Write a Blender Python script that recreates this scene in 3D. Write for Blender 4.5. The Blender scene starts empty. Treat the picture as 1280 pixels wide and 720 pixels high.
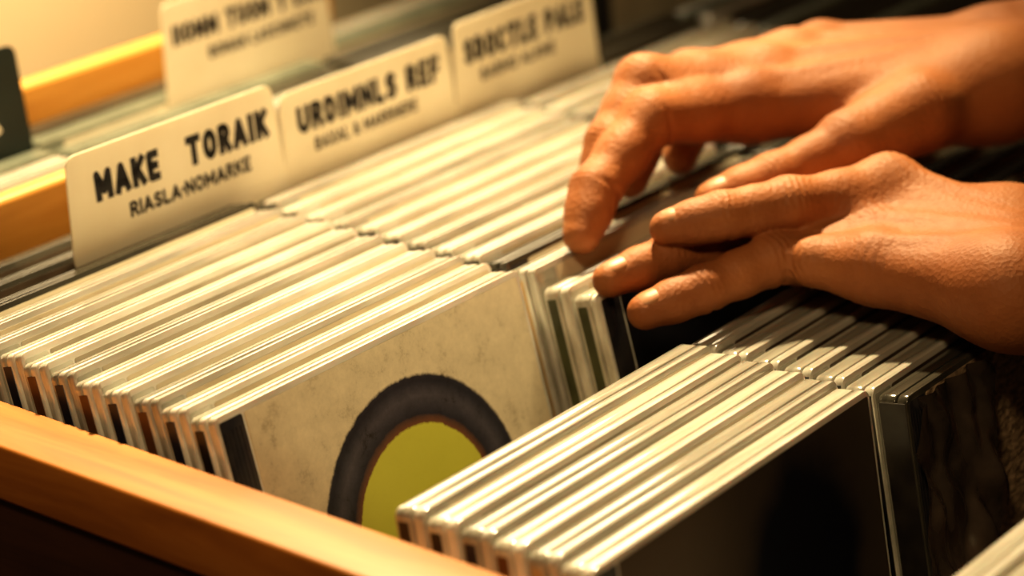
import bpy, bmesh, math, random
import numpy as np
from mathutils import Vector, Matrix, noise as mnoise
random.seed(7)
C = bpy.context.scene.collection
MM = 0.001
F = 3337.0
# ------------------------------------------------------------------ camera frame (mm)
R_ = Vector((.5937, -.8047, 0)).normalized()
FW = Vector((.7476, .5515, -.371)).normalized()
R_ = (R_ - FW * R_.dot(FW)).normalized()
U_ = R_.cross(FW).normalized()
CAM = R_ * 83.1 + U_ * 36.5 - FW * 739.0
def c2w(v):
    return CAM + R_ * v[0] - U_ * v[1] + FW * v[2]
def pc(x, y, z):
    return np.array([(x - 640) / F * z, (y - 360) / F * z, z], dtype=np.float64)

cam_d = bpy.data.cameras.new('camera'); cam = bpy.data.objects.new('camera', cam_d); C.objects.link(cam)
M = Matrix((R_, U_, -FW)).transposed().to_4x4(); M.translation = CAM * MM
cam.matrix_world = M
cam_d.sensor_width = 36; cam_d.lens = F / 1280 * 36
cam_d.clip_start = .02; cam_d.clip_end = 30
cam_d.dof.use_dof = True; cam_d.dof.focus_distance = .79; cam_d.dof.aperture_fstop = 6.6
bpy.context.scene.camera = cam
try:
    bpy.context.scene.view_settings.view_transform = 'Standard'
    bpy.context.scene.view_settings.look = 'Medium High Contrast'
except Exception as ex: print('look', ex)

# ------------------------------------------------------------------ materials
def nodes(name):
    m = bpy.data.materials.new(name); m.use_nodes = True
    nt = m.node_tree; b = nt.nodes['Principled BSDF']
    return m, nt, b
def setin(b, **kw):
    for k, v in kw.items():
        k = k.replace('_', ' ')
        if k in b.inputs: b.inputs[k].default_value = v
def ramp(nt, fac, stops):
    r = nt.nodes.new('ShaderNodeValToRGB'); e = r.color_ramp.elements
    while len(e) < len(stops): e.new(.5)
    for el, (p, c) in zip(e, stops):
        el.position = p; el.color = (*c, 1)
    nt.links.new(fac, r.inputs['Fac']); return r.outputs['Color']
def objcoord(nt, scale=(1, 1, 1)):
    t = nt.nodes.new('ShaderNodeTexCoord'); mp = nt.nodes.new('ShaderNodeMapping')
    mp.inputs['Scale'].default_value = scale
    nt.links.new(t.outputs['Object'], mp.inputs['Vector']); return mp.outputs['Vector']
def noise(nt, vec, scale, detail=4, rough=.55, dist=0):
    n = nt.nodes.new('ShaderNodeTexNoise'); n.inputs['Scale'].default_value = scale
    n.inputs['Detail'].default_value = detail; n.inputs['Roughness'].default_value = rough
    n.inputs['Distortion'].default_value = dist
    nt.links.new(vec, n.inputs['Vector']); return n.outputs['Fac']
def bump(nt, b, h, strength, dist):
    n = nt.nodes.new('ShaderNodeBump'); n.inputs['Strength'].default_value = strength
    n.inputs['Distance'].default_value = dist
    nt.links.new(h, n.inputs['Height']); nt.links.new(n.outputs['Normal'], b.inputs['Normal'])
def mottled(name, c0, c1, scale, rough=.5, bs=0, coat=0, sc=(1, 1, 1), lo=.35, hi=.65, spec=.5, trans=0, sss=0):
    m, nt, b = nodes(name)
    n = noise(nt, objcoord(nt, sc), scale)
    col = ramp(nt, n, [(lo, c0), (hi, c1)])
    nt.links.new(col, b.inputs['Base Color'])
    setin(b, Roughness=rough, Coat_Weight=coat, Coat_Roughness=.1, Specular_IOR_Level=spec)
    if sss: setin(b, Subsurface_Weight=sss, Subsurface_Scale=.004)
    if bs: bump(nt, b, n, bs, .001)
    if trans:
        tr = nt.nodes.new('ShaderNodeBsdfTranslucent'); nt.links.new(col, tr.inputs['Color'])
        mx = nt.nodes.new('ShaderNodeMixShader'); mx.inputs[0].default_value = trans
        nt.links.new(b.outputs[0], mx.inputs[1]); nt.links.new(tr.outputs[0], mx.inputs[2])
        nt.links.new(mx.outputs[0], nt.nodes['Material Output'].inputs['Surface'])
    return m
S3 = (.30, 4, 1)
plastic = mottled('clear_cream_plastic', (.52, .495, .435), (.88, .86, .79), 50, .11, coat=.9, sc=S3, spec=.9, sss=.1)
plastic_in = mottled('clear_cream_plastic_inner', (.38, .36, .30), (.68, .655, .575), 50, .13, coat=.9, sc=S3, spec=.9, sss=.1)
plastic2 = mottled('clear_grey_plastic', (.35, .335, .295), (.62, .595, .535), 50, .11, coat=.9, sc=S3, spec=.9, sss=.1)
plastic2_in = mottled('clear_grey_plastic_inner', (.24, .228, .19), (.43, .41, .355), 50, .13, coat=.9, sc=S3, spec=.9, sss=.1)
smoke = mottled('smoke_shade_plastic', (.035, .033, .027), (.08, .075, .058), 50, .18, coat=.5, sc=S3)  # dark cases; also colours in shade under the upper hand
teal = mottled('teal_plastic', (.10, .115, .09), (.18, .195, .15), 50, .3, coat=.2)
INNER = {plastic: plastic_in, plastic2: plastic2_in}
tray_m = mottled('tray_plastic', (.02, .016, .011), (.05, .04, .026), 80, .4)
hinge_m = mottled('hinge_dark', (.02, .02, .025), (.045, .04, .04), 120, .3, coat=.3)
SP = [mottled('spine_navy', (.012, .014, .025), (.03, .03, .045), 90, .35),
      mottled('spine_black', (.012, .01, .01), (.03, .025, .02), 90, .35),
      mottled('spine_brown', (.10, .042, .015), (.16, .068, .024), 90, .4),
      mottled('spine_cream', (.42, .29, .15), (.52, .38, .21), 90, .4),
      mottled('spine_green', (.045, .05, .022), (.09, .10, .045), 90, .4)]
CV = [mottled('cover_tan', (.40, .34, .24), (.52, .45, .32), 30, .35, coat=.4),
      mottled('cover_pale', (.48, .43, .32), (.60, .54, .41), 22, .3, coat=.5),
      mottled('cover_grey', (.28, .25, .19), (.40, .36, .28), 25, .35, coat=.4)]
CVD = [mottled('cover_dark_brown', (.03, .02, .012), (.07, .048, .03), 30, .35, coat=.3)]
cover_navy = mottled('cover_navy', (.004, .005, .009), (.016, .015, .02), 22, .3, coat=.5)
card_m = mottled('card_cream', (.90, .83, .67), (.95, .89, .74), 35, .6, trans=.3)
card_teal = mottled('card_teal', (.004, .012, .012), (.008, .02, .02), 35, .5)
ink = mottled('ink_black', (.010, .009, .012), (.02, .017, .02), 200, .7)
ink_soft = mottled('ink_soft_brown', (.034, .024, .017), (.055, .039, .028), 200, .7)
white_ink = mottled('ink_white', (.75, .68, .52), (.82, .75, .6), 100, .6)
backwall = mottled('cream_board', (.92, .82, .58), (.95, .86, .63), 8, .6)
table_m = mottled('dark_table', (.05, .03, .02), (.09, .05, .03), 12, .6)
nail_m = mottled('nail', (.37, .158, .064), (.43, .195, .085), 100, .45)
sleeve_m = mottled('black_sleeve_plastic', (.03, .024, .02), (.10, .075, .058), 40, .22, coat=1.0)

def wood(name, c0, c1, c2, sc):
    m, nt, b = nodes(name)
    v = objcoord(nt, sc)
    n = noise(nt, v, 14, 6, .6, .6)
    nt.links.new(ramp(nt, n, [(.3, c0), (.5, c1), (.72, c2)]), b.inputs['Base Color'])
    setin(b, Roughness=.5, Specular_IOR_Level=.3)
    bump(nt, b, n, .15, .0006); return m
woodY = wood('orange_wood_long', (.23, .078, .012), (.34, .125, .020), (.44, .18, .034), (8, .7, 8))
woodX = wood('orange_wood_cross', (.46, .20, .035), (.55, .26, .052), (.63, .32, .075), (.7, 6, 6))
wood_d = wood('dark_shaded_wood', (.028, .012, .010), (.048, .02, .013), (.065, .028, .017), (6, .7, 6))

def circle_cover():
    m, nt, b = nodes('circle_cover')
    t = nt.nodes.new('ShaderNodeTexCoord')
    sub = nt.nodes.new('ShaderNodeVectorMath'); sub.operation = 'SUBTRACT'; sub.inputs[1].default_value = (.0745, 0, .064)
    nt.links.new(t.outputs['Object'], sub.inputs[0])
    mul = nt.nodes.new('ShaderNodeVectorMath'); mul.operation = 'MULTIPLY'; mul.inputs[1].default_value = (1, 0, 1)
    nt.links.new(sub.outputs[0], mul.inputs[0])
    ln = nt.nodes.new('ShaderNodeVectorMath'); ln.operation = 'LENGTH'; nt.links.new(mul.outputs[0], ln.inputs[0])
    n = noise(nt, t.outputs['Object'], 220, 6, .7)
    w = nt.nodes.new('ShaderNodeMath'); w.operation = 'MULTIPLY_ADD'; w.inputs[1].default_value = .0022
    nt.links.new(n, w.inputs[0]); nt.links.new(ln.outputs['Value'], w.inputs[2])
    s = nt.nodes.new('ShaderNodeMath'); s.operation = 'MULTIPLY'; s.inputs[1].default_value = 10
    nt.links.new(w.outputs[0], s.inputs[0])
    def radial(st):
        r = nt.nodes.new('ShaderNodeValToRGB'); e = r.color_ramp.elements
        while len(e) < len(st): e.new(.5)
        for el, (p, c) in zip(e, st): el.position = p; el.color = (*c, 1)
        nt.links.new(s.outputs[0], r.inputs['Fac']); return r.outputs['Color']
    col = radial([(0, (.54, .54, .075)), (.322, (.58, .58, .085)), (.328, (.18, .08, .04)), (.348, (.09, .05, .04)), (.355, (.028, .027, .040)),
          (.41, (.076, .071, .092)), (.455, (.024, .024, .036)), (.470, (.032, .03, .042)), (.478, (.68, .60, .44)), (1, (.68, .60, .44))])
    wear = radial([(0, (.05, .05, .05)), (.33, (.05, .05, .05)), (.36, (1, 1, 1)), (.470, (1, 1, 1)), (.482, (.5, .5, .5)), (1, (.5, .5, .5))])
    n2 = noise(nt, t.outputs['Object'], 80, 10, .8)
    g = ramp(nt, n2, [(.36, (.40, .36, .30)), (.45, (.94, .94, .94)), (.66, (1.35, 1.35, 1.35))])
    mx = nt.nodes.new('ShaderNodeMix'); mx.data_type = 'RGBA'; mx.blend_type = 'MULTIPLY'
    sepc = nt.nodes.new('ShaderNodeSeparateColor'); nt.links.new(wear, sepc.inputs[0]); nt.links.new(sepc.outputs[0], mx.inputs['Factor'])
    nt.links.new(col, mx.inputs['A']); nt.links.new(g, mx.inputs['B'])
    nt.links.new(mx.outputs['Result'], b.inputs['Base Color'])
    setin(b, Roughness=.45, Coat_Weight=.12, Coat_Roughness=.2, Specular_IOR_Level=.3)
    bump(nt, b, n2, .06, .001)
    return m
cover_circle = circle_cover()
def silhouette_cover(name, c_bg0, c_bg1, c_dark, cx, cz, rx, rz):
    m, nt, b = nodes(name)
    t = nt.nodes.new('ShaderNodeTexCoord')
    sub = nt.nodes.new('ShaderNodeVectorMath'); sub.operation = 'SUBTRACT'; sub.inputs[1].default_value = (cx, 0, cz)
    nt.links.new(t.outputs['Object'], sub.inputs[0])
    mul = nt.nodes.new('ShaderNodeVectorMath'); mul.operation = 'MULTIPLY'; mul.inputs[1].default_value = (1 / rx, 0, 1 / rz)
    nt.links.new(sub.outputs[0], mul.inputs[0])
    ln = nt.nodes.new('ShaderNodeVectorMath'); ln.operation = 'LENGTH'; nt.links.new(mul.outputs[0], ln.inputs[0])
    n = noise(nt, t.outputs['Object'], 50, 6, .6, .5)
    w = nt.nodes.new('ShaderNodeMath'); w.operation = 'MULTIPLY_ADD'; w.inputs[1].default_value = .5
    nt.links.new(n, w.inputs[0]); nt.links.new(ln.outputs['Value'], w.inputs[2])
    s = nt.nodes.new('ShaderNodeMath'); s.operation = 'MULTIPLY'; s.inputs[1].default_value = .4
    nt.links.new(w.outputs[0], s.inputs[0])
    nt.links.new(ramp(nt, s.outputs[0], [(.0, c_dark), (.44, c_dark), (.58, c_bg0), (1, c_bg1)]), b.inputs['Base Color'])
    setin(b, Roughness=.35, Specular_IOR_Level=.3)
    return m
cover_sil = silhouette_cover('silhouette_cover', (.046, .035, .027), (.085, .063, .044), (.005, .006, .011), .098, .084, .027, .036)
def crinkle():
    m, nt, b = nodes('textured_cover')
    v = objcoord(nt)
    n2 = noise(nt, objcoord(nt, (1, 1, 2.2)), 240, 4, .6)
    nt.links.new(ramp(nt, n2, [(.38, (.12, .085, .055)), (.62, (.45, .33, .22))]), b.inputs['Base Color'])
    setin(b, Roughness=.4, Coat_Weight=.3, Coat_Roughness=.1)
    bump(nt, b, n2, .5, .003); return m
cover_crinkle = crinkle()
def skin():
    m, nt, b = nodes('skin')
    v = objcoord(nt)
    n1 = noise(nt, v, 22, 6, .6)
    nt.links.new(ramp(nt, n1, [(.3, (.27, .092, .031)), (.5, (.355, .130, .045)), (.72, (.42, .168, .063))]), b.inputs['Base Color'])
    setin(b, Roughness=.56, Subsurface_Weight=.06, Subsurface_Scale=.002, Specular_IOR_Level=.30)
    if 'Subsurface Radius' in b.inputs: b.inputs['Subsurface Radius'].default_value = (1, .3, .15)
    vo = nt.nodes.new('ShaderNodeTexVoronoi'); vo.inputs['Scale'].default_value = 640
    nt.links.new(v, vo.inputs['Vector'])
    n2 = noise(nt, v, 220, 7, .66, 1.2)
    ad = nt.nodes.new('ShaderNodeMath'); ad.operation = 'MULTIPLY_ADD'; ad.inputs[1].default_value = .5
    nt.links.new(vo.outputs['Distance'], ad.inputs[0]); nt.links.new(n2, ad.inputs[2])
    bump(nt, b, ad.outputs[0], .34, .0009)
    return m
skin_m = skin()

# ------------------------------------------------------------------ mesh helpers (build in mm)
def to_mesh(bm, name, mat, smooth=True):
    bmesh.ops.recalc_face_normals(bm, faces=bm.faces[:])
    bmesh.ops.scale(bm, vec=(MM, MM, MM), verts=bm.verts[:])
    me = bpy.data.meshes.new(name); bm.to_mesh(me); bm.free()
    if mat: me.materials.append(mat)
    if smooth:
        for p in me.polygons: p.use_smooth = True
        try: me.set_sharp_from_angle(angle=math.radians(40))
        except Exception: pass
    return me
def plate(bm, x0, x1, z0, z1, y0, y1, r=2.0, bev=.4, seg=5, mi=0, bseg=2):
    t = bmesh.new(); pts = []
    for (cx, cz, a0) in ((x1 - r, z1 - r, 0), (x0 + r, z1 - r, 90), (x0 + r, z0 + r, 180), (x1 - r, z0 + r, 270)):
        for k in range(seg + 1):
            a = math.radians(a0 + 90 * k / seg)
            pts.append((cx + r * math.cos(a), y0, cz + r * math.sin(a)))
    f = t.faces.new([t.verts.new(p) for p in pts])
    ex = bmesh.ops.extrude_face_region(t, geom=[f])
    vs = [g for g in ex['geom'] if isinstance(g, bmesh.types.BMVert)]
    bmesh.ops.translate(t, vec=(0, y1 - y0, 0), verts=vs)
    if bev:
        es = [e for e in t.edges if abs(e.verts[0].co.y - e.verts[1].co.y) < 1e-6]
        bmesh.ops.bevel(t, geom=es, offset=bev, segments=bseg, affect='EDGES', profile=.5)
    for f in t.faces: f.material_index = mi
    tmp = bpy.data.meshes.new('t'); t.to_mesh(tmp); t.free(); bm.from_mesh(tmp); bpy.data.meshes.remove(tmp)
def box(bm, x0, x1, y0, y1, z0, z1, bev=0, seg=3):
    t = bmesh.new(); bmesh.ops.create_cube(t, size=1)
    for v in t.verts:
        v.co = Vector(((x0 + x1) / 2 + v.co.x * (x1 - x0), (y0 + y1) / 2 + v.co.y * (y1 - y0), (z0 + z1) / 2 + v.co.z * (z1 - z0)))
    if bev: bmesh.ops.bevel(t, geom=t.edges[:], offset=bev, segments=seg, affect='EDGES', profile=.5)
    tmp = bpy.data.meshes.new('t'); t.to_mesh(tmp); t.free(); bm.from_mesh(tmp); bpy.data.meshes.remove(tmp)
def link(name, me, parent=None):
    o = bpy.data.objects.new(name, me); C.objects.link(o)
    if parent: o.parent = parent
    return o
def tag(o, label, cat, group=None, kind=None):
    if label: o['label'] = label
    if cat: o['category'] = cat
    if group: o['group'] = group
    if kind: o['kind'] = kind
    return o
def empty(name, loc):
    o = bpy.data.objects.new(name, None); C.objects.link(o); o.location = [c * MM for c in loc]
    o.empty_display_size = .01; return o

# ------------------------------------------------------------------ jewel case
LN, HT, TH = 142.0, 125.0, 10.0
cache = {}
def part_mesh(kind, mat):
    key = (kind, mat.name)
    if key in cache: return cache[key]
    bm = bmesh.new()
    if kind == 'lid':
        plate(bm, 0, LN, 0, HT, 0, 3.5, 3.0, .6, bseg=2)
    elif kind == 'base':
        plate(bm, 0, LN, 0, HT, 4.1, TH, 3.0, .75, mi=1, bseg=2)
    elif kind == 'fine_lid':
        plate(bm, 0, LN, 0, HT, 0, 1.7, 2.2, .3, bseg=2)
        plate(bm, .5, LN - .5, .5, HT - .3, 1.6, 3.7, 2.2, .35, mi=1)
    elif kind == 'fine_base':
        plate(bm, 0, LN, 0, HT, 4.1, 6.9, 2.2, .4, mi=0)
        plate(bm, .3, LN - .3, .3, HT - .6, 6.6, 7.9, 2.2, .1, mi=1)
        plate(bm, 0, LN, 0, HT, 7.4, TH, 2.2, .4, mi=1)
    elif kind == 'tray':
        plate(bm, 1.4, LN - 1.4, 1.2, HT - 1.5, 3.3, 4.3, 1.5, 0)
    elif kind == 'hinge_strip':
        plate(bm, 1.2, 10.6, 2, HT - 2, -.10, .1, .8, .03)
        for k in range(5): plate(bm, 2.2 + k * 1.6, 2.9 + k * 1.6, 5, HT - 5, -.18, -.05, .3, .03)
    elif kind == 'cover_insert':
        plate(bm, 11.4, LN - 1.6, 1.8, HT - 2.0, -.12, .1, .8, .05)
    elif kind == 'spine_label':
        box(bm, -.18, .5, 5.3, 8.9, 4, HT - 3.5, .1, 1)
    elif kind == 'seam_shade_label':
        box(bm, -.18, .5, .6, 9.4, 4, HT - 2.0, .1, 1)  # dark label widened over the case end, painting shade into the row gap
    me = to_mesh(bm, kind, mat)
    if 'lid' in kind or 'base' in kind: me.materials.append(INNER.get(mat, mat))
    cache[key] = me; return me
def make_case(X, Ytop, Ztop, lean, plas, cover, spine, label, group, hinge=None, wide=False, fine=True):
    th = math.radians(lean)
    o = empty('compact_disc_case', (X, Ytop - HT * math.sin(th), Ztop - HT * math.cos(th)))
    o.rotation_euler = (-th, 0, 0)
    tag(o, label, 'disc case', group)
    pre = 'fine_' if fine else ''
    link('lid', part_mesh(pre + 'lid', plas), o); link('base', part_mesh(pre + 'base', plas), o)
    link('tray', part_mesh('tray', tray_m), o)
    link('hinge_strip', part_mesh('hinge_strip', hinge or hinge_m), o)
    link('cover_insert', part_mesh('cover_insert', cover), o)
    link('spine_label', part_mesh('seam_shade_label' if wide else 'spine_label', SP[spine]), o)
    return o
ORD = ['first', 'second', 'third', 'fourth', 'fifth', 'sixth', 'seventh', 'eighth', 'ninth', 'tenth', 'eleventh', 'twelfth', 'thirteenth', 'fourteenth', 'fifteenth', 'sixteenth', 'seventeenth', 'eighteenth', 'nineteenth', 'twentieth']
# ------------------------------------------------------------------ the wooden bin
FLOOR = -140.0
bin_ = empty('display_bin', (0, 0, FLOOR - 12))
tag(bin_, 'orange wooden display bin holding all the disc cases, its rail at lower left', 'display bin')
def bpart(name, mat, *boxes):
    bm = bmesh.new()
    for b in boxes: box(bm, *b)
    me = to_mesh(bm, name, mat); o = link(name, me, bin_); o.location = (0, 0, -(FLOOR - 12) * MM); return o
bpart('side_rail', woodY, (-29, -6, -330, 330, -30, -12.5, 1.3, 3))
bpart('side_panel', wood_d, (-27, -10, -328, 328, FLOOR, -29.5, 1))  # dark wood puts this face's shade into its colour
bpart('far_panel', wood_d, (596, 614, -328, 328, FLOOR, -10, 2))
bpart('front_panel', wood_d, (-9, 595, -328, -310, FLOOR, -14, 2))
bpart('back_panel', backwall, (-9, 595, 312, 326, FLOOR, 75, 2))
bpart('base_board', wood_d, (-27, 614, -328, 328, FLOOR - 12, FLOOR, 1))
bpart('cross_slat', woodX, (-6, 200, 157, 165, -30, 10, 2.2))
bpart('cross_slat', woodX, (-6, 345, 245, 253, -30, 9, 2.2))
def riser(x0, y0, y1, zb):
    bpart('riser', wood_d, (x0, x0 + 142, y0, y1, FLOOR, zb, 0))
def run(X, ys, ztop, lean, plas, covers, labelf, group, jit=1.2, make_riser=True, spines=(0, 0, 1, 1, 2, 3), wide=False, fine=True, rest=None):
    th = math.radians(lean); out = []
    for k, Y in enumerate(ys):
        p = plas(k) if callable(plas) else plas
        s = random.choice(spines)
        cv = covers[0] if k == 0 else random.choice(rest or CV)
        hg = hinge_m if (cv in (cover_circle, cover_sil, cover_navy) or p is smoke) else INNER.get(p, p)
        out.append(make_case(X + random.uniform(-jit, jit), Y, ztop, lean + random.uniform(-.05, .05), p, cv, s, labelf(k), group, hg, wide(k) if callable(wide) else wide, fine))
    if make_riser:
        zb = ztop - HT * math.cos(th) - TH * math.sin(th) - .35
        riser(X, ys[0] - HT * math.sin(th) - .6, ys[-1] + TH - HT * math.sin(th) + .6, zb)
    return out
def seq(y0, n, p): return [y0 + k * p for k in range(n)]
def relabel(o, mat, kind='spine_label'):
    for ch in o.children:
        if ch.name.startswith('spine_label'): ch.data = part_mesh(kind, mat)
LEAN = 17
# near row, standing section
run(0, seq(0, 11, 10.9), 0, LEAN, lambda k: (plastic, plastic, plastic2, plastic, plastic, plastic2, plastic, plastic, plastic2, plastic2, smoke)[k], [cover_circle],
    lambda k: 'cream cover with a dark ring around a yellow disc, front of near row' if k == 0 else
    ('dark smoke-tinted case in the near row, touching the first divider card' if k == 10 else
    'pale case, %s behind the yellow-disc cover in the near row' % ORD[k - 1]), 'standing cases in the near row', jit=.9)
# near row, front section (nearest the camera)
run(2, seq(-127, 6, 11.0), -8, 11, lambda k: (plastic, plastic2, plastic, plastic2, plastic, plastic2)[k], [cover_sil],
    lambda k: 'case with dark silhouette cover, front of the bottom stack' if k == 0 else
    'slim pale case, %s behind the silhouette cover in the bottom stack' % ORD[k - 1], 'bottom stack of cases', jit=.8, fine=False)
run(-1, seq(-219, 2, 11.0), -10, 11, plastic, CV,
    lambda k: ['pale case edge cutting across the bottom right corner, nearer one', 'pale case edge in the bottom right corner, just behind another'][k], 'cases at the bottom right corner', fine=False)
# second row
mid = run(150.5, seq(0, 11, 10.9), -3, LEAN, lambda k: (plastic2, smoke, plastic, plastic, plastic2, plastic, plastic, plastic2, plastic, plastic, plastic2)[k], [CV[1]],  # smoke case paints the dark hollow under the upper hand
    lambda k: 'case in the middle row, touched by the bent index finger' if k == 0 else 'case in the middle row, %s behind the bent index finger' % ORD[k - 1], 'standing cases in the middle row', jit=1.6, spines=(0, 1), wide=True)
relabel(mid[0], SP[3])
held = run(149, seq(-26.5, 2, 11.6), -5, LEAN, plastic, [cover_navy],
    lambda k: ['dark-covered case with a greenish spine pinched under the lower hand', 'pale-topped case just behind the dark-covered one under the lower hand'][k], 'cases being flicked in the middle row', jit=.5, spines=(4,), fine=False)
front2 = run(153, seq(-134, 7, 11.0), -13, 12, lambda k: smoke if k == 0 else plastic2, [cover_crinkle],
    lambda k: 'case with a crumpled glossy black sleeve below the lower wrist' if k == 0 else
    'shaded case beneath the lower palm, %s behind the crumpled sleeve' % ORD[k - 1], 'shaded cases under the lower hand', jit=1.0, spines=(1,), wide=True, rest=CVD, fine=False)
# loose black sleeve folded over the left part of the front case
bm = bmesh.new(); NX, NZ = 50, 80; grid = []
for i in range(NX):
    row = []
    for j in range(NZ):
        x = -3.0 + 46 * i / (NX - 1); z = 2 + 121.5 * j / (NZ - 1)
        p = Vector((x * .06 + z * .014, 3.1, z * .024))
        d = abs(mnoise.noise(p)) * 10.0 + (.5 + mnoise.noise(p * 2.6)) * 2.4
        xe = x + (6 * mnoise.noise(Vector((z * .04, 5, 1))) * (i / (NX - 1)))
        row.append(bm.verts.new((xe, -.5 - max(d, 0), z)))
    grid.append(row)
for i in range(NX - 1):
    for j in range(NZ - 1): bm.faces.new((grid[i][j], grid[i + 1][j], grid[i + 1][j + 1], grid[i][j + 1]))
link('sleeve', to_mesh(bm, 'sleeve', sleeve_m), front2[0])
# third and fourth row
mix3 = lambda k: (plastic2, plastic2, plastic, plastic2, plastic2, plastic, plastic2)[k % 7]
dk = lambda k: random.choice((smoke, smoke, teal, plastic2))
run(301, seq(-89, 18, 11.5), -5, LEAN, lambda k: smoke if k < 11 else mix3(k), CV, lambda k: 'case in the third row, %s from front, behind the upper hand' % ORD[k], 'cases in the third row', jit=1.6, spines=(0, 1), wide=True)  # front cases coloured dark to stand in for shade under the hands
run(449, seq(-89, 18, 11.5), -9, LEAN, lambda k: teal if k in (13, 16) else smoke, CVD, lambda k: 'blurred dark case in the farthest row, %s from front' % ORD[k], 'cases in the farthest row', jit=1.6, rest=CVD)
# strip between the cards and the first slat
for ri, X in enumerate((0, 150.5, 301, 449)):
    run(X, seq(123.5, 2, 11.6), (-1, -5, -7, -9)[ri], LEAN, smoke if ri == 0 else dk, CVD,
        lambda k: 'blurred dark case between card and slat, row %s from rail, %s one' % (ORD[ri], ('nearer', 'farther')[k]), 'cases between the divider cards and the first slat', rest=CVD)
# block between the slats
for ri, X in enumerate((0, 150.5, 301, 449)):
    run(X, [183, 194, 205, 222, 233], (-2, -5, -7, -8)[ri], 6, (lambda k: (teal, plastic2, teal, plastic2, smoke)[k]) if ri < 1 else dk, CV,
        lambda k: 'blurred case between the two slats, row %s from rail, %s back' % (ORD[ri], ORD[k]), 'blurred cases between the two wooden slats')

# ------------------------------------------------------------------ divider cards: heavy block capitals drawn as printed strokes
def arc(cx, cy, rx, ry, a0, a1, n=8):
    return [(cx + rx * math.cos(math.radians(a0 + (a1 - a0) * i / n)), cy + ry * math.sin(math.radians(a0 + (a1 - a0) * i / n))) for i in range(n + 1)]
GL = {
 'A': (1.15, [[(0, 0), (.5, 1), (1, 0)], [(.22, .27), (.78, .27)]]), 'B': (.85, [[(0, 0), (0, 1), (.5, 1)] + arc(.5, .77, .4, .23, 90, -90) + [(0, .54)], [(.5, .54)] + arc(.5, .27, .45, .27, 90, -90) + [(0, 0)]]),
 'C': (.9, [arc(.5, .5, .5, .5, 50, 310, 14)]), 'D': (.9, [[(0, 0), (0, 1), (.4, 1)] + arc(.4, .5, .55, .5, 90, -90, 12) + [(0, 0)]]),
 'E': (.75, [[(1, 1), (0, 1), (0, 0), (1, 0)], [(0, .5), (.85, .5)]]), 'F': (.75, [[(1, 1), (0, 1), (0, 0)], [(0, .5), (.85, .5)]]),
 'H': (.9, [[(0, 0), (0, 1)], [(1, 0), (1, 1)], [(0, .5), (1, .5)]]), 'I': (.02, [[(.5, 0), (.5, 1)]]),
 'K': (.95, [[(0, 0), (0, 1)], [(1, 1), (.08, .45)], [(.35, .6), (1, 0)]]), 'L': (.75, [[(0, 1), (0, 0), (1, 0)]]),
 'M': (1.3, [[(0, 0), (0, 1), (.5, .25), (1, 1), (1, 0)]]), 'N': (1.0, [[(0, 0), (0, 1), (1, 0), (1, 1)]]),
 'O': (1.05, [arc(.5, .5, .5, .5, 0, 360, 18)]), 'P': (.85, [[(0, 0), (0, 1), (.5, 1)] + arc(.5, .73, .45, .27, 90, -90) + [(0, .46)]]),
 'R': (.9, [[(0, 0), (0, 1), (.5, 1)] + arc(.5, .75, .42, .25, 90, -90) + [(0, .5)], [(.5, .5), (1, 0)]]),
 'S': (.85, [arc(.5, .76, .45, .24, 30, 270, 9) + arc(.5, .26, .48, .26, 90, -150, 9)]), 'T': (1.15, [[(0, 1), (1, 1)], [(.5, 1), (.5, 0)]]),
 'U': (.95, [[(0, 1), (0, .4)] + arc(.5, .4, .5, .4, 180, 360, 10) + [(1, 1)]]), 'X': (.9, [[(0, 0), (1, 1)], [(0, 1), (1, 0)]]),
 'Y': (1.0, [[(0, 1), (.5, .5), (1, 1)], [(.5, .5), (.5, 0)]]), '·': (.05, [[(.5, .42), (.5, .58)]]),
 '&': (.9, [[(1, 0), (.2, .75)] + arc(.42, .8, .24, .2, 180, 0, 6) + [(.05, .3)] + arc(.4, .24, .37, .24, 170, 330, 8) + [(.95, .5)]]), ' ': (.35, [])}
def text_mesh(body, x0, z0, w, h, mat, weight=.22):
    wt = weight * h; gap = .08 * h; n = len(body)
    gs = (w - n * wt - (n - 1) * gap) / sum(GL[c][0] for c in body)
    bm = bmesh.new(); hw = wt / 2
    def seg(a, b):
        d = Vector((b[0] - a[0], b[1] - a[1])); L = d.length
        if L < 1e-6: return
        d /= L; nx, ny = -d.y * hw, d.x * hw
        q = [(a[0] + nx, a[1] + ny), (a[0] - nx, a[1] - ny), (b[0] - nx, b[1] - ny), (b[0] + nx, b[1] + ny)]
        bm.faces.new([bm.verts.new((p[0], -.12, p[1])) for p in q])
    def joint(a):
        bm.faces.new([bm.verts.new((a[0] + hw * math.cos((t + .5) * math.pi / 4), -.125, a[1] + hw * math.sin((t + .5) * math.pi / 4))) for t in range(8)])
    x = x0
    for ch in body:
        gw = GL[ch][0] * gs
        for line in GL[ch][1]:
            pts = [(x + hw + p[0] * gw, z0 + hw + p[1] * (h - wt)) for p in line]
            ext = []
            for (a, b) in ((pts[0], pts[1]), (pts[-1], pts[-2])):
                d = Vector((a[0] - b[0], a[1] - b[1])).normalized() * hw * .92
                ext.append((a[0] + d.x, a[1] + d.y))
            if (Vector(pts[0]) - Vector(pts[-1])).length > 1e-4: pts = [ext[0]] + pts[1:-1] + [ext[1]]
            for a, b in zip(pts[:-1], pts[1:]): seg(a, b)
            for p in pts[1:-1]: joint(p)
        x += gw + wt + gap
    return to_mesh(bm, 'lettering', mat, False)
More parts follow.
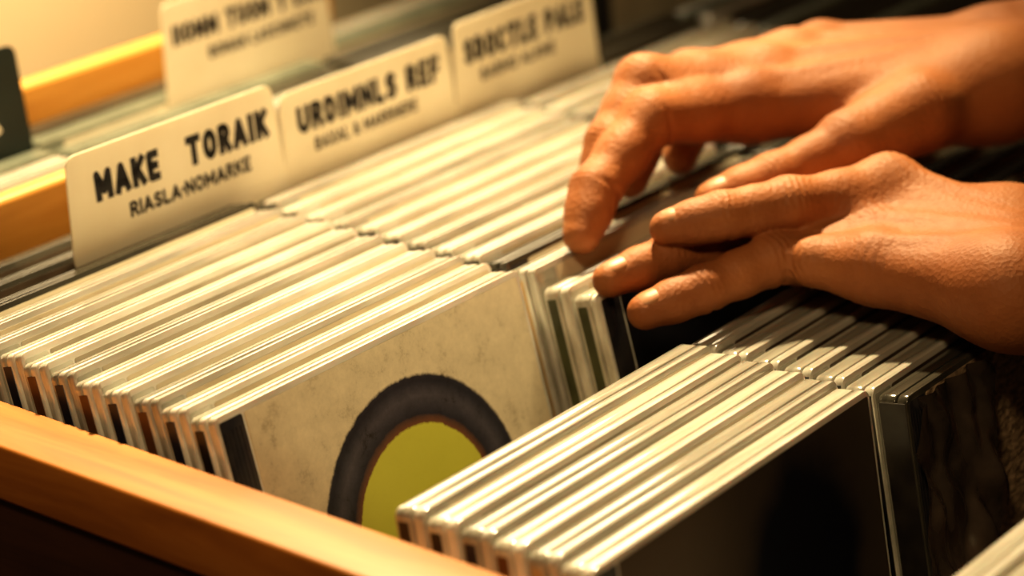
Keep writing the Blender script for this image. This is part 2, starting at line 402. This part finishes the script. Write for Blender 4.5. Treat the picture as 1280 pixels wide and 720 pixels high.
def card(X0, Y0, Z0, W, Htop, lean, mat, label, texts, below=95, low_lean=LEAN, taper=2.0):
    o = empty('divider_card', (X0, Y0, Z0)); tag(o, label, 'divider card', 'divider cards')
    bm = bmesh.new(); th = .7; r = 4.0
    prof_top = []
    for (cx, cz, a0) in ((W - taper - r, Htop - r, 0), (taper + r, Htop - r, 90)):
        for k in range(6):
            a = math.radians(a0 + 90 * k / 5); prof_top.append((cx + r * math.cos(a), cz + r * math.sin(a)))
    pts = [(0, 0), (W, 0)] + prof_top
    bm.faces.new([bm.verts.new((x, 0, z)) for x, z in pts])
    tl = math.radians(low_lean); lo = math.radians(lean)
    ez = below * math.cos(tl); ey = below * math.sin(tl)
    c, s = math.cos(lo), math.sin(lo)
    ly = -ey * c + ez * s; lz = -ey * s - ez * c
    v0 = [v for v in bm.verts if abs(v.co.z) < 1e-6 and v.co.x < W / 2][0]; v1 = [v for v in bm.verts if abs(v.co.z) < 1e-6 and v.co.x > W / 2][0]
    bm.faces.new([v0, v1, bm.verts.new((W, ly, lz)), bm.verts.new((0, ly, lz))])
    bmesh.ops.recalc_face_normals(bm, faces=bm.faces[:])
    bmesh.ops.solidify(bm, geom=bm.faces[:], thickness=th)
    zs = [v.co.y for v in bm.verts if v.co.z > 1]
    bmesh.ops.translate(bm, vec=(0, -min(zs), 0), verts=bm.verts[:])
    link('card_sheet', to_mesh(bm, 'card_sheet', mat, False), o)
    for (body, x, z, w, h, wt, m) in texts:
        link('lettering', text_mesh(body, x, z, w, h, m, wt), o)
    o.rotation_euler = (-lo, 0, 0)
    return o
card(67, 120.2, -1, 103, 33, 7, card_m, 'cream divider card lettered MAKE TORAIK, nearest and leftmost',
     [('MAKE', 13, 15.2, 30, 10.4, .26, ink), ('TORAIK', 56, 15.2, 41, 10.4, .26, ink), ('RIASLA·NOMARKE', 27, 6.2, 59, 5.3, .23, ink)])
card(170.5, 120.2, -5.5, 98, 32, 7, card_m, 'cream divider card lettered URDIMNLS REF, between two other cards',
     [('URDIMNLS REF', 9, 16, 81, 9.8, .26, ink), ('BAXAL & MARRIHERE', 17, 8.2, 58, 4.8, .21, ink_soft)])
card(269, 120.2, -5, 93, 34, 7, card_m, 'cream divider card lettered SDOCTLE PALE, closest to the upper hand',
     [('SDOCTLE PALE', 7, 17, 78, 9.8, .26, ink), ('BARMO ALKINE', 16, 9.1, 48, 4.8, .21, ink_soft)])
card(213, 216.5, -5, 98, 38, 6, card_m, 'blurred cream divider card with two text lines at the top, farthest one',
     [('IIOMM TUOM Y LSM', 6, 21, 88, 8, .27, ink), ('BOMAN LAOCHMOTE', 25, 12, 62, 5, .23, ink)], low_lean=6)
card(34, 217, 0, 108, 36, 6, card_teal, 'almost black teal divider card with a partial white letter at the left edge',
     [('BLUA', 46, 6, 48, 12, .22, white_ink)], low_lean=6)

# ------------------------------------------------------------------ hands (signed distance field -> surface nets), camera-aligned mm space
def surface_nets(Fd, org, h):
    ins = Fd < 0
    n = np.array(Fd.shape) - 1
    off = [(i, j, k) for i in (0, 1) for j in (0, 1) for k in (0, 1)]
    sl = lambda o: tuple(slice(o[a], o[a] + n[a]) for a in range(3))
    cnt = np.zeros(n, np.uint8)
    for o in off: cnt += ins[sl(o)]
    mask = (cnt > 0) & (cnt < 8)
    cells = np.argwhere(mask)
    idx = -np.ones(n, np.int64); idx[mask] = np.arange(len(cells))
    acc = np.zeros((len(cells), 3)); num = np.zeros(len(cells))
    for a in off:
        for ax in range(3):
            if a[ax]: continue
            b = list(a); b[ax] = 1
            fa = Fd[cells[:, 0] + a[0], cells[:, 1] + a[1], cells[:, 2] + a[2]]
            fb = Fd[cells[:, 0] + b[0], cells[:, 1] + b[1], cells[:, 2] + b[2]]
            cr = (fa < 0) != (fb < 0)
            t = np.where(cr, fa / np.where(cr, fa - fb, 1), 0)
            p = np.tile(np.array(a, float), (len(cells), 1)); p[:, ax] += t
            acc[cr] += p[cr]; num[cr] += 1
    verts = (cells + acc / num[:, None]) * h + org
    quads = []
    for ax in range(3):
        u, v = (ax + 1) % 3, (ax + 2) % 3
        s0 = [slice(1, -1)] * 3; s0[ax] = slice(0, -1); s1 = list(s0); s1[ax] = slice(1, None)
        A = ins[tuple(s0)]; B = ins[tuple(s1)]
        e = np.argwhere(A != B)
        for flip in (False, True):
            sel = e[A[e[:, 0], e[:, 1], e[:, 2]] != flip]
            base = sel.copy(); base[:, u] += 1; base[:, v] += 1
            q = []
            for (du, dv) in ((-1, -1), (0, -1), (0, 0), (-1, 0)):
                c = base.copy(); c[:, u] += du; c[:, v] += dv
                q.append(idx[c[:, 0], c[:, 1], c[:, 2]])
            q = np.stack(q, 1)
            if flip: q = q[:, ::-1]
            quads.append(q)
    return verts, np.concatenate(quads)
def smin(a, b, k):
    h = np.maximum(k - np.abs(a - b), 0) / k
    return np.minimum(a, b) - h * h * k * .25
def unit(v): return v / np.linalg.norm(v)
def build_hand(name, parent, fingers, meta, wrist_caps, arm_caps, extras, nails, ndir, webs=(), h=.75):
    allp = []
    def reg(a, r): allp.append((a - r - 4)); allp.append((a + r + 4))
    for fch in fingers:
        for p, r in fch: reg(p, r)
    for lst in (meta, wrist_caps, arm_caps, extras):
        for (a, b, ra, rb) in lst: reg(a, ra); reg(b, rb)
    allp = np.array(allp); mn, mx = allp.min(0), allp.max(0)
    dims = np.ceil((mx - mn) / h).astype(int) + 1
    gx, gy, gz = [np.float32(mn[a]) + np.arange(dims[a], dtype=np.float32) * np.float32(h) for a in range(3)]
    BIG = np.float32(60)
    def cap(D, a, b, ra, rb, k):
        pad = max(ra, rb) + 14
        lo = np.minimum(a, b) - pad; hi = np.maximum(a, b) + pad
        i0 = np.clip(np.floor((lo - mn) / h).astype(int), 0, dims); i1 = np.clip(np.ceil((hi - mn) / h).astype(int) + 1, 0, dims)
        s = tuple(slice(i0[c], i1[c]) for c in range(3))
        X, Y, Z = np.meshgrid(gx[s[0]], gy[s[1]], gz[s[2]], indexing='ij', sparse=True)
        ba = (b - a).astype(np.float32); L = max(float(ba @ ba), 1e-6)
        px, py, pz = X - np.float32(a[0]), Y - np.float32(a[1]), Z - np.float32(a[2])
        t = np.clip((px * ba[0] + py * ba[1] + pz * ba[2]) / np.float32(L), 0, 1)
        d = np.sqrt((px - t * ba[0]) ** 2 + (py - t * ba[1]) ** 2 + (pz - t * ba[2]) ** 2) - (np.float32(ra) + t * np.float32(rb - ra))
        D[s] = smin(D[s], d, np.float32(k))
    P = np.full(dims, BIG, np.float32)
    for (a, b, ra, rb) in meta: cap(P, a, b, ra, rb, 10)
    for (a, b, ra, rb) in webs: cap(P, a, b, ra, rb, 8)
    for (a, b, ra, rb) in wrist_caps: cap(P, a, b, ra, rb, 12)
    for (a, b, ra, rb) in arm_caps: cap(P, a, b, ra, rb, 14)
    for (a, b, ra, rb) in extras: cap(P, a, b, ra, rb, 4.5)
    FF = np.full(dims, BIG, np.float32)
    for ch in fingers:
        D = np.full(dims, BIG, np.float32)
        for si, ((p0, r0), (p1, r1)) in enumerate(zip(ch[:-1], ch[1:])):
            mid_ = (p0 + p1) / 2; rm = (r0 + r1) / 2 * (.93, .94, 1.0)[min(si, 2)]
            cap(D, p0, mid_, r0, rm, 4); cap(D, mid_, p1, rm, r1, 4)
        FF = smin(FF, D, np.float32(.8))
    T = smin(P, FF, np.float32(7))
    del P, FF
    v, q = surface_nets(T, mn, h)
    e = np.concatenate([q[:, [0, 1]], q[:, [1, 2]], q[:, [2, 3]], q[:, [3, 0]]])
    for it in range(4):
        sm = np.zeros_like(v); ct = np.zeros(len(v))
        np.add.at(sm, e[:, 0], v[e[:, 1]]); np.add.at(sm, e[:, 1], v[e[:, 0]]); np.add.at(ct, e[:, 0], 1); np.add.at(ct, e[:, 1], 1)
        v = v * .5 + .5 * sm / np.maximum(ct, 1)[:, None]
    fn = np.cross(v[q[:, 2]] - v[q[:, 0]], v[q[:, 3]] - v[q[:, 1]])
    vn = np.zeros_like(v)
    for c in range(4): np.add.at(vn, q[:, c], fn)
    vn /= np.maximum(np.linalg.norm(vn, axis=1), 1e-9)[:, None]
    dd = ndir[None]
    disp = np.zeros(len(v))
    for fi, ch in enumerate(fingers):
        for j in (0, 1, 2):
            J, r = ch[j]
            if j == 0:
                ax = unit(ch[1][0] - ch[0][0])
            else:
                ax = unit(unit(ch[j][0] - ch[j - 1][0]) + unit(ch[j + 1][0] - ch[j][0]))
            nd = ndir.get(fi, dd)
            bend = unit(ch[j][0] - ch[j - 1][0]) - unit(ch[j + 1][0] - ch[j][0]) if j else 0
            nd = nd - ax * (nd @ ax); nd = unit(unit(nd) + bend * .8)
            d = v - J; s = d @ ax; rad = np.linalg.norm(d - s[:, None] * ax, axis=1)
            dor = np.clip((d @ nd) / r, 0, 1) ** .6
            wid, amp, per = ((7.0, .4, 3.0), (4.8, .95, 2.3), (2.7, .9, 2.1))[j]
            wv = np.exp(-(s / wid) ** 2) * (rad < r + (6 if j == 0 else 2.5)) * dor * amp
            wob = s + .7 * np.sin((d @ np.cross(ax, nd)) * .55 + fi * 2.1 + j)
            disp += wv * (.20 - .56 * (0.5 + .5 * np.cos(wob * 2 * math.pi / per)) ** 2)
            if j:
                pal = np.clip(-(d @ nd) / r, 0, 1)
                disp -= .7 * np.exp(-(s / 1.1) ** 2) * (rad < r + 2.5) * pal
    v = v + vn * disp[:, None]
    Rm = np.array([list(R_), [-c for c in U_], list(FW)])
    w = (v @ Rm + np.array(CAM)) * MM
    me = bpy.data.meshes.new(name)
    me.from_pydata(w.tolist(), [], q.tolist()); me.update()
    for p in me.polygons: p.use_smooth = True
    me.materials.append(skin_m)
    o = link(name, me, parent)
    o.matrix_parent_inverse = Matrix.Translation(parent.location).inverted()
    for fi in nails:
        ch = fingers[fi]
        (a, ra), (b, rb) = ch[-2], ch[-1]
        ax = unit(b - a)
        nd = ndir.get(fi, ndir[None])
        nn = unit(nd - ax * (nd @ ax))
        sd = np.cross(ax, nn)
        nu, nv = 13, 13; vs = []; fs = []
        Lh, Wd = rb * .92, .95
        cen = b - ax * rb * .34
        slope = (ra - rb) / np.linalg.norm(b - a)
        for th in (0, 1):
            for i in range(nu):
                for j in range(nv):
                    uu = -1 + 2 * i / (nu - 1); vv = -1 + 2 * j / (nv - 1)
                    s_ = uu * math.sqrt(1 - vv * vv * .38); t_ = vv * math.sqrt(1 - uu * uu * .38)
                    ang = s_ * Wd; along = t_ * Lh
                    rho = max(abs(uu), -vv, 0)
                    dr = rb + .30 + slope * max(rb * .34 - along, 0) - (0.9 if th else 0) - max(t_, 0) ** 2 * 1.5 - .75 * rho ** 8
                    vs.append(cen + ax * along + (nn * math.cos(ang) + sd * math.sin(ang)) * dr)
        N = nu * nv
        for i in range(nu - 1):
            for j in range(nv - 1):
                k = i * nv + j
                fs.append((k, k + 1, k + nv + 1, k + nv)); fs.append((N + k, N + k + nv, N + k + nv + 1, N + k + 1))
        bd = [i * nv for i in range(nu)] + [(nu - 1) * nv + j for j in range(1, nv)] + [i * nv + nv - 1 for i in range(nu - 2, -1, -1)] + [j for j in range(nv - 2, 0, -1)]
        for k in range(len(bd)):
            a_, b_ = bd[k], bd[(k + 1) % len(bd)]; fs.append((a_, b_, N + b_, N + a_))
        bm = bmesh.new()
        bv = [bm.verts.new(c2w(x)) for x in vs]
        for f in fs: bm.faces.new([bv[k] for k in f])
        link('fingernail', to_mesh(bm, 'fingernail', nail_m), o)
    return o
def make_webs(chs, ts, r0, r1):
    out = []
    for (A, B), t in zip(zip(chs[:-1], chs[1:]), ts):
        m0 = (A[0][0] + B[0][0]) / 2
        m1 = (A[0][0] * (1 - t) + A[1][0] * t + B[0][0] * (1 - t) + B[1][0] * t) / 2
        out.append((m0, m1, r0, r1))
    return out
person = empty('person', (330, -60, 0))
tag(person, 'person reaching in from the right, both bare hands flicking through the disc cases', 'person')

# ---- lower hand (left hand, thumb side up, index lying over the tucked middle and ring fingers)
Li = [(pc(1112, 240, 862), 10.0), (pc(985, 256, 847), 8.5), (pc(902, 270, 840), 7.4), (pc(834, 285, 839), 5.7)]
Lm = [(pc(1095, 272, 864), 10.0), (pc(945, 288, 857), 8.2), (pc(838, 321, 847), 7.1), (pc(762, 350, 838), 5.6)]
Lr = [(pc(1085, 307, 850), 9.4), (pc(968, 324, 842), 8.0), (pc(880, 361, 834), 7.0), (pc(806, 390, 829), 5.7)]
Lp = [(pc(1092, 338, 832), 9.2), (pc(1015, 326, 838), 7.3), (pc(998, 328, 858), 6.8), (pc(1030, 326, 868), 6.0)]
Lt = [(pc(1205, 290, 868), 12), (pc(1100, 288, 890), 9.4), (pc(1015, 290, 889), 8.2), (pc(960, 290, 885), 7.0)]
wI, wP = pc(1265, 302, 853), pc(1262, 366, 806)
wM = (wI + wP) / 2
nL = unit(np.cross(Lp[0][0] - Li[0][0], wM - Lm[0][0])); nL = nL if nL[1] < 0 else -nL
nL = unit(nL + np.array([0, -.8, -.1]))
metaL = [(Li[0][0], wI * .8 + wP * .2, 10.2, 14.0), (Lm[0][0], wI * .6 + wP * .4, 11.0, 14.5), (Lr[0][0], wI * .35 + wP * .65, 11.0, 14.5), (Lp[0][0], wP, 10.2, 15),
         (Lt[1][0], wI, 11, 15)]
wristL = [(wI, pc(1420, 336, 858), 16, 16.5), (wP, pc(1420, 396, 822), 16, 16.5)]
armL = [(pc(1400, 366, 840), pc(1750, 436, 870), 24, 34)]
exL = []
for m0, t in ((Li, .8), (Lm, .6), (Lr, .4), (Lp, .15)):
    exL.append((m0[0][0] + nL * 3.2, m0[0][0] + nL * 3.2, 8.3, 8.3))
    exL.append((m0[0][0] + nL * 8.6, (wI * t + wP * (1 - t)) + nL * 12.8, 2.5, 1.8))
build_hand('hand', person, [Li, Lm, Lr, Lp, Lt], metaL, wristL, armL, exL, [0, 1, 2, 3, 4], {None: nL, 3: unit(Lp[1][0] - Lm[1][0])},
           make_webs([Li, Lm, Lr, Lp], (.65, .6, .4), 8.3, 5.5))

# ---- upper hand (right hand, broad back, fingers hooked down together over the middle row)
Ui = [(pc(935, 136, 910), 10.8), (pc(812, 148, 890), 9.6), (pc(744, 238, 874), 8.1), (pc(727, 294, 866), 6.3)]
Um = [(pc(958, 102, 926), 10.6), (pc(804, 104, 902), 9.5), (pc(764, 180, 890), 8.4), (pc(748, 240, 886), 7.0)]
Ur = [(pc(990, 82, 946), 10.2), (pc(860, 96, 930), 8.8), (pc(804, 160, 914), 8.2), (pc(786, 222, 908), 7.0)]
Up = [(pc(1025, 70, 963), 9.2), (pc(915, 93, 952), 7.9), (pc(866, 142, 942), 7.2), (pc(850, 196, 936), 6.3)]
Ut = [(pc(1150, 138, 900), 12), (pc(1062, 180, 888), 9.2), (pc(966, 224, 878), 8.2), (pc(892, 250, 874), 6.5)]
vI, vP = pc(1240, 108, 925), pc(1255, 68, 960)
vM = (vI + vP) / 2
nU = unit(np.cross(Up[0][0] - Ui[0][0], vM - Um[0][0])); nU = nU if nU[1] < 0 else -nU
metaU = [(Ui[0][0], vI, 10.6, 16), (Um[0][0], vI * .6 + vP * .4, 11.2, 15.5), (Ur[0][0], vI * .35 + vP * .65, 11.0, 15), (Up[0][0], vP, 10.4, 15),
         (Ut[1][0], vI, 10.2, 16)]
wristU = [(vI, pc(1400, 78, 945), 17.5, 17.5), (vP, pc(1400, 35, 972), 17, 17)]
armU = [(pc(1380, 58, 958), pc(1750, -40, 1020), 25, 34)]
exU = []
for m0, t in ((Ui, .8), (Um, .6), (Ur, .4), (Up, .15)):
    exU.append((m0[0][0] + nU * 3.6, m0[0][0] + nU * 3.6, 8.6, 8.6))
    exU.append((m0[0][0] + nU * 8.7, (vI * t + vP * (1 - t)) + nU * 13.8, 2.5, 1.8))
outU = unit(pc(720, 130, 930) - pc(830, 220, 905))
build_hand('hand', person, [Ui, Um, Ur, Up, Ut], metaU, wristU, armU, exU, [0, 1, 2, 3, 4], {None: outU, 4: nU},
           make_webs([Ui, Um, Ur, Up], (.78, .72, .6), 9.4, 8.0))

# ------------------------------------------------------------------ tabletop below
bm = bmesh.new(); box(bm, -900, 1300, -900, 900, FLOOR - 40, FLOOR - 12.2, 2)
tag(link('floor', to_mesh(bm, 'floor', table_m)), None, None, None, 'structure')

# ------------------------------------------------------------------ light
def aim(o, loc, tgt):
    o.location = loc
    o.rotation_euler = (Vector(tgt) - Vector(loc)).to_track_quat('-Z', 'Y').to_euler()
def area(name, loc, tgt, sx, sy, power, col):
    d = bpy.data.lights.new(name, 'AREA'); d.shape = 'RECTANGLE'; d.size = sx; d.size_y = sy; d.energy = power; d.color = col
    o = bpy.data.objects.new(name, d); C.objects.link(o); aim(o, loc, tgt)
def spot(name, loc, tgt, deg, power, col, soft):
    d = bpy.data.lights.new(name, 'SPOT'); d.energy = power; d.color = col; d.spot_size = math.radians(deg); d.spot_blend = 1.0; d.shadow_soft_size = soft
    o = bpy.data.objects.new(name, d); C.objects.link(o); aim(o, loc, tgt)
spot('key_spot', (.56, .34, .80), (.07, .11, 0), 48, 152.0, (1, .765, .42), .035)
spot('back_fill', (-.12, -.06, .62), (.20, .29, .01), 28, 30.0, (1, .76, .42), .05)  # added spot that brightens the back panel and far card
area('side_fill', (-.40, -.26, .66), (.06, .15, 0), .12, .12, 2.9, (1, .71, .37))  # added fill to brighten the cards and covers
area('gloss_area', (.95, 1.15, .42), (.12, .05, 0), .9, .5, 10.5, (1, .78, .46))  # added area light for glints on the case tops, no window there
w = bpy.data.worlds.new('world'); bpy.context.scene.world = w; w.use_nodes = True
w.node_tree.nodes['Background'].inputs[0].default_value = (.42, .18, .06, 1)
w.node_tree.nodes['Background'].inputs[1].default_value = .018
